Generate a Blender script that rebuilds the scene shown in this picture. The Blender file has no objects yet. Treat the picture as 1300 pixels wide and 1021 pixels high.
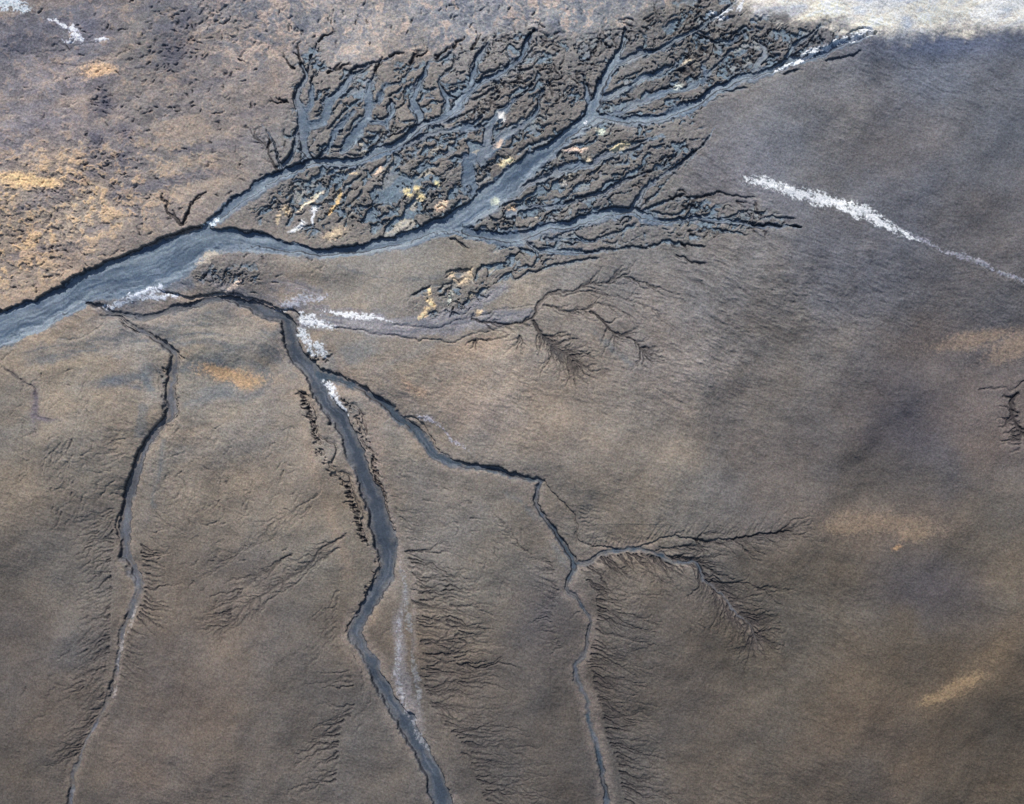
import bpy, math, time
import numpy as np
from concurrent.futures import ThreadPoolExecutor
T0 = time.time()
S = 0.25                      # metres per map unit (one unit = one pixel of the 1300-wide survey frame)
CELL = 0.8
POOL = ThreadPoolExecutor(4)
RNG = np.random.default_rng(7)

# ------------------------------------------------------------------ survey grid
def axis(a, b, far):
    core = np.arange(a, b + CELL, CELL)
    out, s = [], CELL
    p = b
    while p < b + far:
        s *= 1.12; p += s; out.append(p)
    right = np.array(out) - b + core[-1]
    left = core[0] - (np.array(out) - b)
    return np.concatenate([left[::-1], core, right]).astype(np.float32)
GX = axis(-110, 1410, 9000); GY = axis(-100, 1120, 9000)
NX, NY = len(GX), len(GY)
X, Y = np.meshgrid(GX, GY)    # Y grows downwards (south)

def pmap(fn, *arrs):
    n = arrs[0].shape[0]; cut = [n * k // 16 for k in range(17)]
    return np.concatenate(list(POOL.map(lambda k: fn(*[a[cut[k]:cut[k + 1]] for a in arrs]), range(16))), 0)

TAB = [np.random.default_rng(100 + k).uniform(-1, 1, 512 * 512).astype(np.float32) for k in range(12)]
def vn(x, y, seed):
    t = TAB[seed % 12]; o = (seed * 37) % 301
    xf = np.floor(x); yf = np.floor(y)
    fx = (x - xf).astype(np.float32); fy = (y - yf).astype(np.float32)
    xi = (xf.astype(np.int32) + o) & 511; yi = (yf.astype(np.int32) + 2 * o) & 511
    fx = fx * fx * fx * (fx * (fx * 6 - 15) + 10); fy = fy * fy * fy * (fy * (fy * 6 - 15) + 10)
    x1 = (xi + 1) & 511; y0 = yi << 9; y1 = ((yi + 1) & 511) << 9
    a = t[y0 + xi]; b = t[y0 + x1]; c = t[y1 + xi]; d = t[y1 + x1]
    a = a + (b - a) * fx; c = c + (d - c) * fx
    return a + (c - a) * fy
def fbm(x, y, scale, octs, seed, ang=0.0, stretch=1.0, gain=0.5):
    def f(x, y):
        ca, sa = math.cos(ang), math.sin(ang)
        u = (x * ca + y * sa) / (scale * stretch); v = (-x * sa + y * ca) / scale
        r = 0; a = 1; tot = 0
        for k in range(octs):
            r = r + a * vn(u, v, seed + k); tot += a; a *= gain
            if stretch == 1.0: u, v = 1.6 * u - 1.2 * v + 3.7, 1.2 * u + 1.6 * v + 9.1
            else: u, v = 2.03 * u + 3.7, 2.01 * v + 9.1
        return (r / tot * 1.6).astype(np.float32)
    return pmap(f, x, y)
KS = 5
XS, YS = X[::KS, ::KS], Y[::KS, ::KS]
RI = np.minimum(np.arange(NY) / KS, XS.shape[0] - 1.001); CI = np.minimum(np.arange(NX) / KS, XS.shape[1] - 1.001)
R0 = RI.astype(int); C0 = CI.astype(int)
RF = (RI - R0).astype(np.float32)[:, None]; CF = (CI - C0).astype(np.float32)[None]
def up(a):
    r = a[R0] * (1 - RF) + a[R0 + 1] * RF
    return r[:, C0] * (1 - CF) + r[:, C0 + 1] * CF
def lo(*a, **k): return up(fbm(XS, YS, *a, **k))
def sst(e0, e1, x):
    t = np.clip((x - e0) / (e1 - e0), 0, 1); return t * t * (3 - 2 * t)
def mix(a, b, t): return a + (b - a) * t

# warped coordinates: nothing cut by water has a ruled edge
WX = X + 1.3 * fbm(X, Y, 5.5, 2, 1) + 2.6 * lo(24, 2, 3)
WY = Y + 1.3 * fbm(X, Y, 5.5, 2, 5) + 2.6 * lo(24, 2, 7)
print('grid', NX, NY, round(time.time() - T0, 1))

def win(x0, y0, x1, y1, m):
    a = np.searchsorted(GX, x0 - m); b = np.searchsorted(GX, x1 + m)
    c = np.searchsorted(GY, y0 - m); d = np.searchsorted(GY, y1 + m)
    return slice(c, d), slice(a, b)

def smooth(P, step=5.0):
    P = np.array(P, float)
    if len(P) < 2: return P
    Q = np.vstack([2 * P[0] - P[1], P, 2 * P[-1] - P[-2]]); out = []
    for i in range(1, len(Q) - 2):
        p0, p1, p2, p3 = Q[i - 1], Q[i], Q[i + 1], Q[i + 2]
        n = max(1, int(np.hypot(*(p2 - p1)[:2]) / step))
        for k in range(n):
            t = k / n
            out.append(0.5 * (2 * p1 + (p2 - p0) * t + (2 * p0 - 5 * p1 + 4 * p2 - p3) * t * t + (3 * p1 - p0 - 3 * p2 + p3) * t ** 3))
    out.append(Q[-2]); return np.array(out)

class Field:                  # signed distance to the edge of a family of channels, with position along them
    def __init__(s, far=60.0):
        s.sd = np.full(X.shape, far, np.float32); s.dep = np.zeros(X.shape, np.float32)
        s.u = np.zeros(X.shape, np.float32); s.v = np.zeros(X.shape, np.float32)
    def line(s, pts, depth, margin=28):
        P = smooth(pts); L = 0.0
        P[:, 2] = np.maximum(P[:, 2], 0.5)
        for a, b in zip(P[:-1], P[1:]):
            hw = max(a[2], b[2]); m = hw + margin
            w = win(min(a[0], b[0]), min(a[1], b[1]), max(a[0], b[0]), max(a[1], b[1]), m)
            x = WX[w] - a[0]; y = WY[w] - a[1]
            dx, dy = b[0] - a[0], b[1] - a[1]; l2 = dx * dx + dy * dy
            if l2 < 1e-6: continue
            t = np.clip((x * dx + y * dy) / l2, 0, 1)
            d = np.hypot(x - t * dx, y - t * dy) - (a[2] + (b[2] - a[2]) * t)
            k = d < s.sd[w]
            s.sd[w][k] = d[k]; s.dep[w][k] = depth if np.isscalar(depth) else depth[0]
            s.u[w][k] = (L + t * math.sqrt(l2))[k]
            s.v[w][k] = ((x * dy - y * dx) / math.sqrt(l2))[k]
            L += math.sqrt(l2)

def crop(ox, oy, k, *lines):
    out = []
    for l in lines:
        out.append([tuple([ox + p[0] / k, oy + p[1] / k] + list(p[2:])) for p in l])
    return out

# ------------------------------------------------------------------ the water courses
river = Field()
RIV = [
 [(-300,560,30),(-150,480,26),(-60,440,24),(0,417,21),(50,396,22),(100,368,21),(150,353,25),(200,339,29),(240,320,23),(280,307,17),(320,308,14),(350,312,11),(385,321,7),(425,320,8),(475,313,10),(537,299,11),(575,286,14),(605,267,16),(640,240,18),(670,212,14),(705,187,11),(733,163,10)],
 [(265,292,5),(292,270,9),(325,245,9),(345,230,8),(376,216,7),(397,206,5),(420,206,7),(444,208,8),(472,200,8),(500,190,8),(520,178,8),(532,164,7),(550,158,6),(566,150,6),(580,138,6),(598,118,6),(606,106,5),(620,100,6),(636,94,6),(650,84,6),(660,76,5),(666,64,4),(670,52,4),(675,42,3),(680,35,1.5)],
 [(733,163,10),(748,144,9),(758,124,9),(766,104,8),(774,86,8),(784,72,7),(788,60,4),(792,42,2.5),(796,32,2)],
 [(740,158,8),(757,148,6),(780,150,7),(825,150,8),(862,140,8),(900,120,8),(932,104,7),(975,90,6),(1000,80,6),(1037,75,5),(1062,60,5),(1090,52,4),(1108,46,4)],
 [(575,288,9),(605,298,9),(650,303,9),(687,292,9),(725,284,9),(750,277,8),(775,270,9),(800,268,6),(825,277,6),(842,282,5),(887,277,5),(925,282,4),(962,288,3),(990,290,2),(1012,292,1)],
 [(784,74,6),(800,70,6),(814,60,5),(830,60,4),(848,52,5),(870,44,4),(887,36,4),(900,26,3),(915,14,3),(930,4,2),(940,-12,2),(950,-40,2)],
]
for r in RIV: river.line(r, 1.15)
minor = Field()
BEDS = crop(340, 40, 5,
 [(285,825,3),(240,760,5),(230,680,6),(235,600,7),(220,540,8),(200,480,6),(200,400,5),(225,320,5),(235,270,3),(205,230,2),(205,180,1)],
 [(240,265,2),(260,200,1.5),(270,150,1.5),(295,110,1),(305,70,1),(350,40,.7)],
 [(225,540,4),(270,480,4),(290,400,5),(285,340,3),(270,320,2),(310,270,1.3),(360,240,1),(430,240,.6)],
 [(250,600,5),(330,580,7),(370,540,7),(390,450,6),(430,410,6),(480,370,6),(510,320,5),(545,290,4),(620,230,1.5),(700,190,1.1),(780,160,.8)],
 [(525,290,2),(560,240,1),(640,200,1)],
 [(330,800,3),(400,720,4),(440,660,5),(490,600,5),(545,530,3)],
 [(480,760,4),(570,660,8),(610,600,6),(640,530,6),(650,460,6),(640,400,5),(645,350,4),(670,300,2),(690,270,1)],
 [(660,460,4),(700,450,4),(720,400,4),(740,350,3),(790,320,1.5),(850,300,1.5),(880,240,1.2),(920,200,.8)],
 [(780,660,2),(760,590,4),(790,540,4),(795,490,4),(780,460,3)],
 [(970,600,6),(960,540,6),(930,480,7),(935,430,5),(950,370,5),(970,310,4),(1000,260,4),(1010,220,3),(1040,190,1.5),(1100,180,1.5),(1130,130,1),(1170,100,.8)],
 [(1130,540,5),(1150,480,4),(1130,420,4),(1100,370,4),(1080,320,3),(1100,280,2),(1150,240,1),(1165,200,.8)],
 [(1190,430,3),(1130,400,3)],
 [(100,890,3),(130,820,4),(180,740,4),(195,650,3),(205,590,2)],
 [(100,890,1.5),(70,800,1.5),(40,700,1.5),(10,640,1),(-30,600,.7)],
 [(880,740,4),(1000,690,4),(1100,650,4),(1250,600,4),(1350,560,2)],
 [(660,600,4),(720,590,4),(760,610,3)],
) + crop(560, 20, 5,
 [(190,440,4),(185,390,5),(220,330,4),(240,260,4),(270,210,3),(300,180,2)],
 [(470,300,3),(440,260,2),(420,200,1)],
 [(250,920,8),(280,840,7),(300,760,6),(320,690,6),(400,620,6),(440,570,4),(500,520,2),(570,430,1.2)],
 [(260,900,6),(330,850,6),(400,770,6),(500,720,5),(580,650,5),(620,590,4),(610,530,2),(640,470,3)],
 [(945,570,4),(925,490,4),(920,430,2),(900,360,2)],
 [(1120,270,5),(1200,250,5),(1270,180,4)],
 [(1040,520,6),(1130,480,5),(1210,430,4),(1300,380,5),(1400,330,4),(1500,280,2)],
 [(960,680,6),(1130,600,4),(1200,560,5),(1300,520,6),(1400,480,6),(1520,450,5),(1620,410,4),(1700,350,3),(1760,290,2),(1850,200,1.5)],
 [(150,540,4),(90,620,4)],
 [(120,730,5),(240,700,4)],
) + crop(560, 160, 5,
 [(440,450,6),(500,410,5),(600,350,5),(720,300,6),(800,255,6),(870,240,6),(950,250,5),(1020,200,5),(1100,170,6),(1200,120,3),(1300,90,2),(1420,60,1.5)],
 [(450,560,8),(520,530,4),(700,500,3),(900,465,3),(1050,410,4),(1150,360,3),(1250,330,2),(1400,260,1)],
 [(1200,540,5),(1250,480,5),(1300,400,4),(1400,320,3),(1510,250,3),(1640,140,1.5),(1750,20,1)],
 [(520,680,3),(560,740,3),(640,790,4),(760,800,5),(900,800,3),(1050,800,1)],
 [(660,715,3),(800,720,3),(950,730,2),(1100,700,1)],
) + crop(780, 0, 3.8235,
 [(670,340,5),(720,280,5),(718,225,4),(700,200,1.5)],
 [(820,330,5),(860,250,5),(890,210,4),(960,170,2.5),(1000,130,1.5)],
 [(430,390,4),(440,350,3),(435,300,1.5)],
 [(480,190,3),(560,190,3),(640,150,2)],
)
for b in BEDS: minor.line([(p[0], p[1], p[2] * 1.0 if p[2] > 1.6 else p[2]) for p in b], 0.85)
for b in [[(640,232,5),(616,246,5),(602,262,5)],[(600,200,6),(596,222,7),(604,246,6)],[(592,200,4),(590,220,4),(592,246,4)]]: minor.line(b, .7)

creeks = [Field() for _ in range(3)]
WEST = [(122,399,2),(146,402,3),(165,413,4),(190,428,5),(208,440,6),(216,455,7),(213,478,8),(212,491,8),(215,512,8),(212,531,8),(200,543,6),(188,558,7),(176,576,8),(168,598,8),(161,621,8),(155,641,8),(152,661,8),(150,686,8),(153,708,7),(164,726,7),(171,744,6),(170,766,6),(162,786,7),(152,806,7),(147,839,6),(142,869,6),(132,894,6),(120,919,6),(105,950,5),(90,1000,6),(85,1080,7),(60,1300,10)]
MIDDLE = [(104,386,3),(128,392,4),(150,397,4),(175,401,5),(205,398,5),(240,388,5),(275,379,5),(310,386,6),(338,397,8),(360,408,9),(369,430,9),(374,450,10),(388,466,12),(403,488,13),(417,516,13),(435,540,12),(447,566,11),(457,596,11),(470,626,12),(477,653,12),(485,678,13),(491,700,13),(489,720,12),(486,738,11),(474,760,11),(458,780,9),(448,804,9),(457,826,8),(472,849,9),(485,874,10),(500,899,10),(517,924,11),(540,965,12),(560,1010,13),(580,1080,14),(640,1300,18)]
EAST = [(402,474,8),(418,479,7),(437,484,6),(462,496,6),(485,511,7),(505,526,7),(522,541,7),(532,556,8),(544,568,8),(560,580,7),(578,589,6),(600,594,5),(625,598,5),(650,605,5),(668,608,4),(686,611,4),(682,622,4),(681,638,4),(687,655,4),(700,671,4),(715,692,5),(728,712,5),(728,722,5),(721,738,4),(722,750,4),(735,760,3.5),(744,776,3.5),(748,800,3.5),(744,826,3.5),(733,842,4),(730,860,4),(738,877,4),(747,896,4),(752,924,4),(760,960,5),(770,1010,5),(776,1080,6),(790,1300,8)]
EAST2 = [(728,714,4),(745,716,4),(762,707,4),(785,699,4),(812,697,3.5),(838,706,3.5),(858,716,3),(882,718,3),(893,736,3),(908,748,3),(925,765,3),(942,784,2.5),(955,800,2),(966,822,1.2)]
kw = [i for i, p in enumerate(WEST) if p[1] > 780][0]; ke = [i for i, p in enumerate(EAST) if p[1] > 720 and p[0] > 700][0]
creeks[0].line(WEST[:kw + 1], 0.75); creeks[0].line([(p[0], p[1], max(2.2, p[2] * .55)) for p in WEST[kw:]], 0.4)
creeks[1].line(MIDDLE, 0.85)
creeks[2].line(EAST[:ke + 1], 0.8); creeks[2].line([(p[0], p[1], p[2] * .8) for p in EAST[ke:]], 0.55); creeks[2].line([(p[0], p[1], p[2] * (1 if k < 9 else .6)) for k, p in enumerate(EAST2)], 0.5)
print('courses', round(time.time() - T0, 1))

# ------------------------------------------------------------------ scarps: a cliff on one side, ground shelving back up on the other
SC = np.zeros(X.shape, np.float32)
def scarp(pts, depth=0.8, W=7.0, side=None, step=4.0):
    P = smooth([p[:2] for p in pts], step)
    seg = P[1:] - P[:-1]; ln = np.hypot(seg[:, 0], seg[:, 1]) + 1e-6
    nx, ny = -seg[:, 1] / ln, seg[:, 0] / ln
    if side is None:
        side = 1 if ((nx * 0.45 + ny * 0.9) * ln).sum() > 0 else -1
    cum = np.concatenate([[0], np.cumsum(ln)]); tot = cum[-1]
    w = win(P[:, 0].min(), P[:, 1].min(), P[:, 0].max(), P[:, 1].max(), W + 4)
    x, y = WX[w], WY[w]
    D = np.full(x.shape, 99, np.float32); V = D.copy(); U = np.zeros_like(D)
    for i in range(len(seg)):
        ax = x - P[i, 0]; ay = y - P[i, 1]
        t = np.clip((ax * seg[i, 0] + ay * seg[i, 1]) / ln[i] ** 2, 0, 1)
        d = np.hypot(ax - t * seg[i, 0], ay - t * seg[i, 1])
        v = side * (ax * nx[i] + ay * ny[i])
        k = d < D
        D[k] = d[k]; V[k] = np.where(v > 0, d, -d)[k]; U[k] = (cum[i] + t * ln[i])[k]
    tap = np.clip(np.minimum(U, tot - U) / 7 + 0.15, 0, 1)
    f = sst(-0.8, 0.9, V) * np.clip(1 - V / (W * (0.35 + 0.65 * tap)), 0, 1) ** 1.2
    SC[w] = np.maximum(SC[w], depth * tap * f)

SCA = crop(340, 40, 5,
 [(165,520),(168,430),(175,350),(212,315)], [(280,545),(340,500),(350,450),(400,400),(480,350),(500,290),(560,240),(680,190),(770,160)],
 [(550,300),(620,240),(680,200)], [(450,440),(500,400),(570,375)],
 [(380,640),(420,590),(490,520),(550,470),(610,425),(640,350),(670,300),(690,270)], [(500,660),(540,600),(600,540),(630,460)],
 [(660,350),(675,420),(690,442),(715,430),(730,370),(780,325),(850,305),(880,250),(930,195)], [(745,425),(800,400),(840,370),(855,340)],
 [(670,560),(720,555),(765,545),(760,500),(765,460),(800,445)], [(600,690),(650,685),(740,640)],
 [(540,740),(600,755),(690,745),(730,700),(745,660)], [(490,775),(640,770),(720,745),(830,705)], [(840,580),(900,570),(950,570)],
 [(900,540),(905,400),(960,330),(1000,240),(1030,180)], [(945,400),(950,440),(975,430),(985,395),(1070,355)], [(1050,180),(1110,170),(1170,100)],
 [(990,540),(1010,580),(1050,565),(1100,540),(1120,480),(1140,440)], [(1070,310),(1100,270),(1160,210)],
 [(1160,470),(1200,440),(1250,400),(1265,345),(1200,345),(1140,375),(1100,310)], [(1115,580),(1200,550),(1290,500)], [(1230,580),(1300,570),(1380,530)],
 [(1050,690),(1120,715),(1200,680),(1270,640)], [(880,800),(940,810),(935,780)], [(940,750),(1000,770)], [(800,830),(860,855),(900,840)],
 [(600,940),(680,880),(740,860),(800,830)], [(380,870),(470,880)], [(915,890),(1020,850)], [(730,970),(820,980),(880,920)], [(910,940),(1000,940),(1040,880),(1100,850)],
 [(310,800),(360,765),(405,735)], [(130,890),(200,860),(270,825)], [(110,610),(120,670),(170,670),(190,610)], [(430,1010),(500,970),(600,900)],
) + crop(560, 20, 5,
 [(0,640),(20,560),(40,500)], [(60,575),(120,510),(160,470),(165,430),(60,440),(30,480)], [(0,360),(50,310),(80,220)],
 [(130,370),(180,380),(210,290),(250,220),(300,170)], [(195,390),(230,415),(270,360),(350,330),(430,310),(430,260)],
 [(10,685),(120,630),(230,590)], [(130,685),(220,690),(320,650),(340,610),(420,560),(450,500),(560,430)], [(0,805),(60,800),(110,760),(180,735)],
 [(190,535),(260,500),(350,450)], [(300,525),(380,470)], [(325,795),(370,740),(480,690),(560,630),(600,570),(640,510)], [(505,735),(560,710),(630,695)],
 [(500,280),(550,280),(620,240),(640,210)], [(620,265),(700,250),(770,190)], [(480,240),(510,220),(530,160),(580,90),(640,65)],
 [(410,215),(430,260),(460,270)], [(450,350),(520,340),(600,310)], [(420,390),(490,385)], [(360,890),(400,905),(440,880)],
 [(470,870),(560,830),(640,790),(700,770),(780,740),(850,700),(900,640),(925,570)], [(970,490),(1000,420),(1030,350),(1070,290),(1110,220),(1140,120)],
 [(1090,465),(1150,430),(1250,400),(1300,370)], [(995,600),(1060,600),(1150,540),(1260,500)], [(1150,610),(1300,600)], [(760,845),(860,820),(950,795),(1000,740)],
 [(1120,675),(1160,680)], [(40,935),(130,930),(220,910)], [(180,830),(260,840),(290,760)], [(640,570),(700,550)], [(960,480),(970,440)], [(930,130),(1030,120),(1060,160),(1110,170)],
) + crop(560, 160, 5,
 [(490,400),(560,350),(640,320),(700,300),(720,260)], [(590,280),(650,258),(700,262)], [(740,270),(830,250),(900,220),(920,180)],
 [(960,215),(1000,190),(1030,150),(1070,150),(1090,110),(1180,95),(1300,90)], [(1120,170),(1200,145),(1300,115)], [(760,345),(820,335),(890,300)],
 [(1060,235),(1130,240),(1220,215)], [(1190,185),(1270,185)], [(1020,190),(1070,185)],
 [(490,480),(560,520),(640,510),(720,485),(800,475),(900,450),(1000,410),(1050,350),(1140,345),(1200,300),(1300,270)],
 [(200,650),(330,670),(430,650),(520,630),(600,640),(720,600),(740,570)], [(660,558),(740,565)], [(520,570),(600,545)], [(790,590),(850,590),(900,560),(1010,500)],
 [(960,570),(1050,520),(1180,520),(1250,460),(1300,390)], [(710,700),(830,690),(950,715),(1050,690),(1150,650),(1250,600)],
 [(640,750),(740,765),(790,745),(870,750)], [(830,780),(950,790),(1070,790),(1160,765),(1300,755),(1400,720),(1500,725),(1620,745),(1700,755)],
 [(470,750),(540,765),(620,800)], [(370,980),(440,920),(460,970),(520,940),(560,905),(600,920),(680,890),(770,875),(870,850),(960,835),(1020,845)],
 [(20,960),(60,930),(150,915),(200,930),(210,970),(250,900),(320,880),(400,905)], [(50,715),(110,740),(180,790)], [(1000,735),(1080,745),(1130,715)],
 [(240,260),(300,300),(250,350),(190,370)], [(1275,520),(1400,380),(1440,350)], [(1270,545),(1450,460),(1560,440)], [(1380,600),(1500,580),(1580,550)],
 [(1660,560),(1800,585),(1950,540),(2060,540)], [(1480,480),(1650,430),(1850,430),(2000,470)], [(1240,540),(1480,550),(1600,480)],[(1660,625),(1760,655),(1960,690)],
 [(2010,590),(2120,590),(2250,600)], [(1490,800),(1580,850),(1680,870)],
) + crop(340, 180, 5,
 [(105,330),(170,310),(240,300)], [(200,420),(260,340),(300,320),(365,320)], [(430,320),(470,300),(530,255)], [(380,440),(420,400),(440,340)],
 [(480,440),(540,380),(600,300)], [(550,410),(640,405)], [(640,350),(720,340),(740,360)], [(770,340),(860,330),(930,300),(980,320),(1030,355)],
 [(690,415),(740,400),(780,370)], [(680,490),(720,480),(780,440)], [(1000,525),(1070,510),(1140,460),(1200,410),(1235,360)], [(120,540),(150,480),(170,440)],
 [(440,530),(470,500),(490,450)], [(570,495),(610,480),(640,430)], [(910,190),(950,180),(1030,145)], [(910,240),(990,250),(1030,170),(1060,150)], [(1140,135),(1220,110),(1300,100)],
 [(1120,880),(1180,840),(1250,830),(1300,810)], [(900,990),(960,950),(1040,910)], [(1090,910),(1140,915),(1190,880)], [(1060,960),(1130,900)],
) + crop(780, 0, 3.8235,
 [(145,255),(200,215),(260,180)], [(390,175),(480,180),(560,170),(620,130),(680,140)], [(330,150),(400,130),(450,90),(530,30)], [(130,355),(210,350),(300,300),(330,262)],
 [(600,380),(660,370),(740,335),(800,330),(830,260),(870,220),(900,180)], [(360,480),(430,450),(520,400),(590,340),(680,300),(710,240),(690,190)],
 [(850,280),(900,260),(960,200),(1010,110)], [(980,250),(1030,230),(1080,170),(1090,130)], [(1110,180),(1180,150),(1240,150),(1275,185)],
 [(520,440),(600,425),(650,420)], [(800,365),(900,345)], [(1020,300),(1100,280),(1200,260)], [(330,400),(380,385),(440,300),(450,260)], [(0,400),(60,360),(150,320)],
 [(180,440),(250,410),(330,400)], [(920,295),(960,290)], [(100,120),(150,170),(120,220)], [(240,90),(260,120),(330,90)],
)
for l in SCA: scarp(l, 0.72 + 0.35 * RNG.random(), 4.5 + 3.5 * RNG.random())
SCB = [
 ([(-300,520),(-60,412),(0,393),(25,387),(50,371),(80,358),(110,342),(150,325),(190,310),(235,293),(262,289)], 1.5, 16),
 ([(262,289),(292,262),(325,234),(345,222)], .9, 8), ([(285,290),(325,293),(357,303),(395,318),(425,314),(455,309)], .5, 9),
 ([(199,368),(222,374),(245,376),(283,370),(325,380),(350,390),(372,391),(380,402),(378,420)], .95, 8),
 ([(104,386),(130,391),(155,397),(180,401)], .5, 6), ([(145,403),(160,415),(195,428),(215,443),(235,458)], .75, 6),
 ([(82,396),(57,397)], .3, 4), ([(65,430),(100,425),(130,405)], .25, 4),
 ([(417,467),(425,475),(450,483),(475,496),(492,510),(512,525),(525,524),(536,534),(537,541),(552,562),(575,583),(600,590),(640,600),(668,606),(690,609),(700,620),(712,633),(722,645),(731,660),(733,684),(750,691),(785,697),(810,693),(845,683),(875,683),(900,686),(925,683),(972,678),(1010,673)], .62, 5),
 ([(215,540),(200,543),(180,560),(170,575),(158,610),(147,640),(141,660),(140,690)], .7, 6), ([(142,655),(141,680),(144,700)], .4, 4),
 ([(163,724),(172,740),(172,765)], .4, 4), ([(219,490),(225,515),(219,535)], .45, 3), ([(193,466),(200,490),(207,515),(206,535)], .35, 3),
 ([(385,500),(397,520),(402,540),(410,555),(420,560),(428,568),(420,590),(428,600),(440,605),(445,622),(452,640),(458,655),(462,672),(470,690)], .8, 6),
 ([(445,512),(455,520),(463,535),(466,552),(456,555),(462,568),(473,575),(472,590),(479,612),(485,632),(490,660),(497,682),(500,700)], .8, 5),
 ([(503,706),(500,722)], .5, 4), ([(480,700),(474,730),(468,755),(458,768),(448,782),(438,798),(437,812)], .7, 6), ([(443,825),(455,850),(458,870),(460,895)], .3, 4),
 ([(1100,42),(1060,58),(1010,76),(960,94)], .3, 5), ([(865,128),(900,128),(945,111)], .4, 4), ([(800,150),(850,152),(905,128)], .35, 4),
 ([(686,612),(682,625),(682,645)], .35, 4), ([(730,845),(727,862),(735,878)], .3, 4), ([(722,735),(717,752)], .3, 3),
 ([(1292,495),(1298,485),(1310,478)], .6, 4), ([(0,60),(60,61),(110,53),(140,48)], .2, 5), ([(60,76),(110,80),(140,74)], .25, 6), ([(145,73),(165,60)], .3, 4),
 ([(0,466),(25,482),(40,493),(44,505)], .2, 3),
]
for l, d, w in SCB: scarp(l, d, w)
print('scarps', round(time.time() - T0, 1))

# ------------------------------------------------------------------ rills
RL = np.zeros(X.shape, np.float32)
SEGS = []
def grow(x, y, ang, L, w, dep, br=.16, spread=.55, wig=.22, lvl=0, pull=None, rng=RNG):
    a0 = ang if pull is None else pull; a = ang; n = max(2, int(L / 3)); out = []
    for k in range(n):
        t = k / n
        a += rng.normal(0, wig) + 0.25 * (a0 - a)
        x2 = x + 3 * math.cos(a); y2 = y + 3 * math.sin(a)
        ww = w * (1 - .6 * t); dd = dep * (1 - .6 * t)
        SEGS.append((x, y, x2, y2, ww, dd))
        if lvl < 3 and k > 0 and rng.random() < br:
            s = 1 if rng.random() < .5 else -1
            grow(x2, y2, a + s * spread * (0.7 + .6 * rng.random()), L * (1 - t) * (.35 + .35 * rng.random()), ww * .8, dd * .85, br, spread, wig, lvl + 1)
        x, y = x2, y2
def rill(pts, w, dep, br=0, L=25, spread=.6):
    P = smooth([p[:2] for p in pts], 4)
    for i, (a, b) in enumerate(zip(P[:-1], P[1:])):
        t = i / max(1, len(P) - 1)
        SEGS.append((a[0], a[1], b[0], b[1], w * (1 - .4 * t), dep * (1 - .4 * t)))
        if br and RNG.random() < br:
            a_ = math.atan2(b[1] - a[1], b[0] - a[0]); s = 1 if RNG.random() < .5 else -1
            grow(b[0], b[1], a_ + s * spread, L * (.5 + RNG.random()), w * .75, dep * .8, .2, spread)
def feather(pts, ang, L, gap, w=1.3, dep=.22, br=.14, da=.12, jit=3, spread=.35, wig=.16):
    P = smooth([p[:2] for p in pts], 2); d = 0
    L_ = L if hasattr(L, '__len__') else (L, L); A_ = ang if hasattr(ang, '__len__') else (ang, ang)
    for i, (a, b) in enumerate(zip(P[:-1], P[1:])):
        d += math.hypot(*(b - a)[:2]); t = i / len(P)
        if d > gap * (.5 + RNG.random()):
            d = 0
            g = math.radians(A_[0] + (A_[1] - A_[0]) * t) + RNG.normal(0, da)
            o = RNG.random() * jit
            grow(a[0] + o * math.cos(g), a[1] + o * math.sin(g), g, (L_[0] + (L_[1] - L_[0]) * t) * (.5 + .7 * RNG.random()), w * (.7 + .6 * RNG.random()), dep * (.5 + .8 * RNG.random()), br, spread, wig)
# flanks of the west creek
feather([(138,640),(136,700),(140,760),(135,830),(128,900),(100,960)], (150,145), (42,52), 3.6, 1.3, .2)
feather([(120,650),(112,720),(112,800),(105,880)], 150, 28, 6, 1.2, .16)
feather([(172,690),(178,720),(178,760),(172,790)], (8,22), (30,36), 4, 1.4, .24)
feather([(166,790),(158,830),(150,860)], (25,40), 26, 4.5, 1.2, .18)
feather([(195,640),(185,690)], (30,10), 36, 5, 1.1, .14)
feather([(100,570),(80,575),(60,560)], (115,130), 40, 7, 1.1, .13, br=.3)
grow(92, 560, 1.7, 50, 1.4, .2, .3, .5); grow(25, 540, 1.6, 60, 1.2, .14, .3, .5)
feather([(140,600),(150,570),(165,545)], (165,170), 30, 7, 1.0, .12)
# fan west of the middle creek
feather([(372,706),(352,716),(300,760),(285,800)], (150,165), (50,36), 2.8, 1.3, .2)
feather([(430,690),(390,720),(350,745),(310,775)], (160,170), (40,40), 4, 1.2, .17)
rill([(436,680),(408,700),(385,722),(355,742),(325,762),(290,790),(272,806)], 2, .25, .5, 26, .3)
rill([(430,700),(400,716),(372,742),(340,762),(310,785),(285,805)], 1.6, .2, .5, 22, .3)
rill([(400,630),(375,645),(350,662),(325,690)], 1.5, .16, .5, 30, .4)
feather([(400,640),(350,670),(300,700),(260,735)], 145, 34, 6, 1.1, .13)
feather([(452,895),(440,915),(430,940),(430,990)], (160,150), (50,60), 6, 1.5, .24, br=.2)
feather([(445,850),(448,880)], 170, 50, 7, 1.2, .2); feather([(430,745),(425,790),(425,830)], (120,140), 40, 6, 1.0, .12)
# comb of rills east of the middle creek
feather([(512,700),(518,740),(524,790),(530,840),(536,880),(560,915),(590,960),(620,1040)], (8,6), (74,92), 2.8, 1.35, .24, br=.13, spread=.3, jit=14)
feather([(550,730),(556,780),(562,830),(570,880)], (8,4), (50,62), 4, 1.3, .26, br=.2, spread=.3, jit=25)
feather([(500,640),(515,690)], (20,10), (50,60), 6, 1.0, .12)
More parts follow.
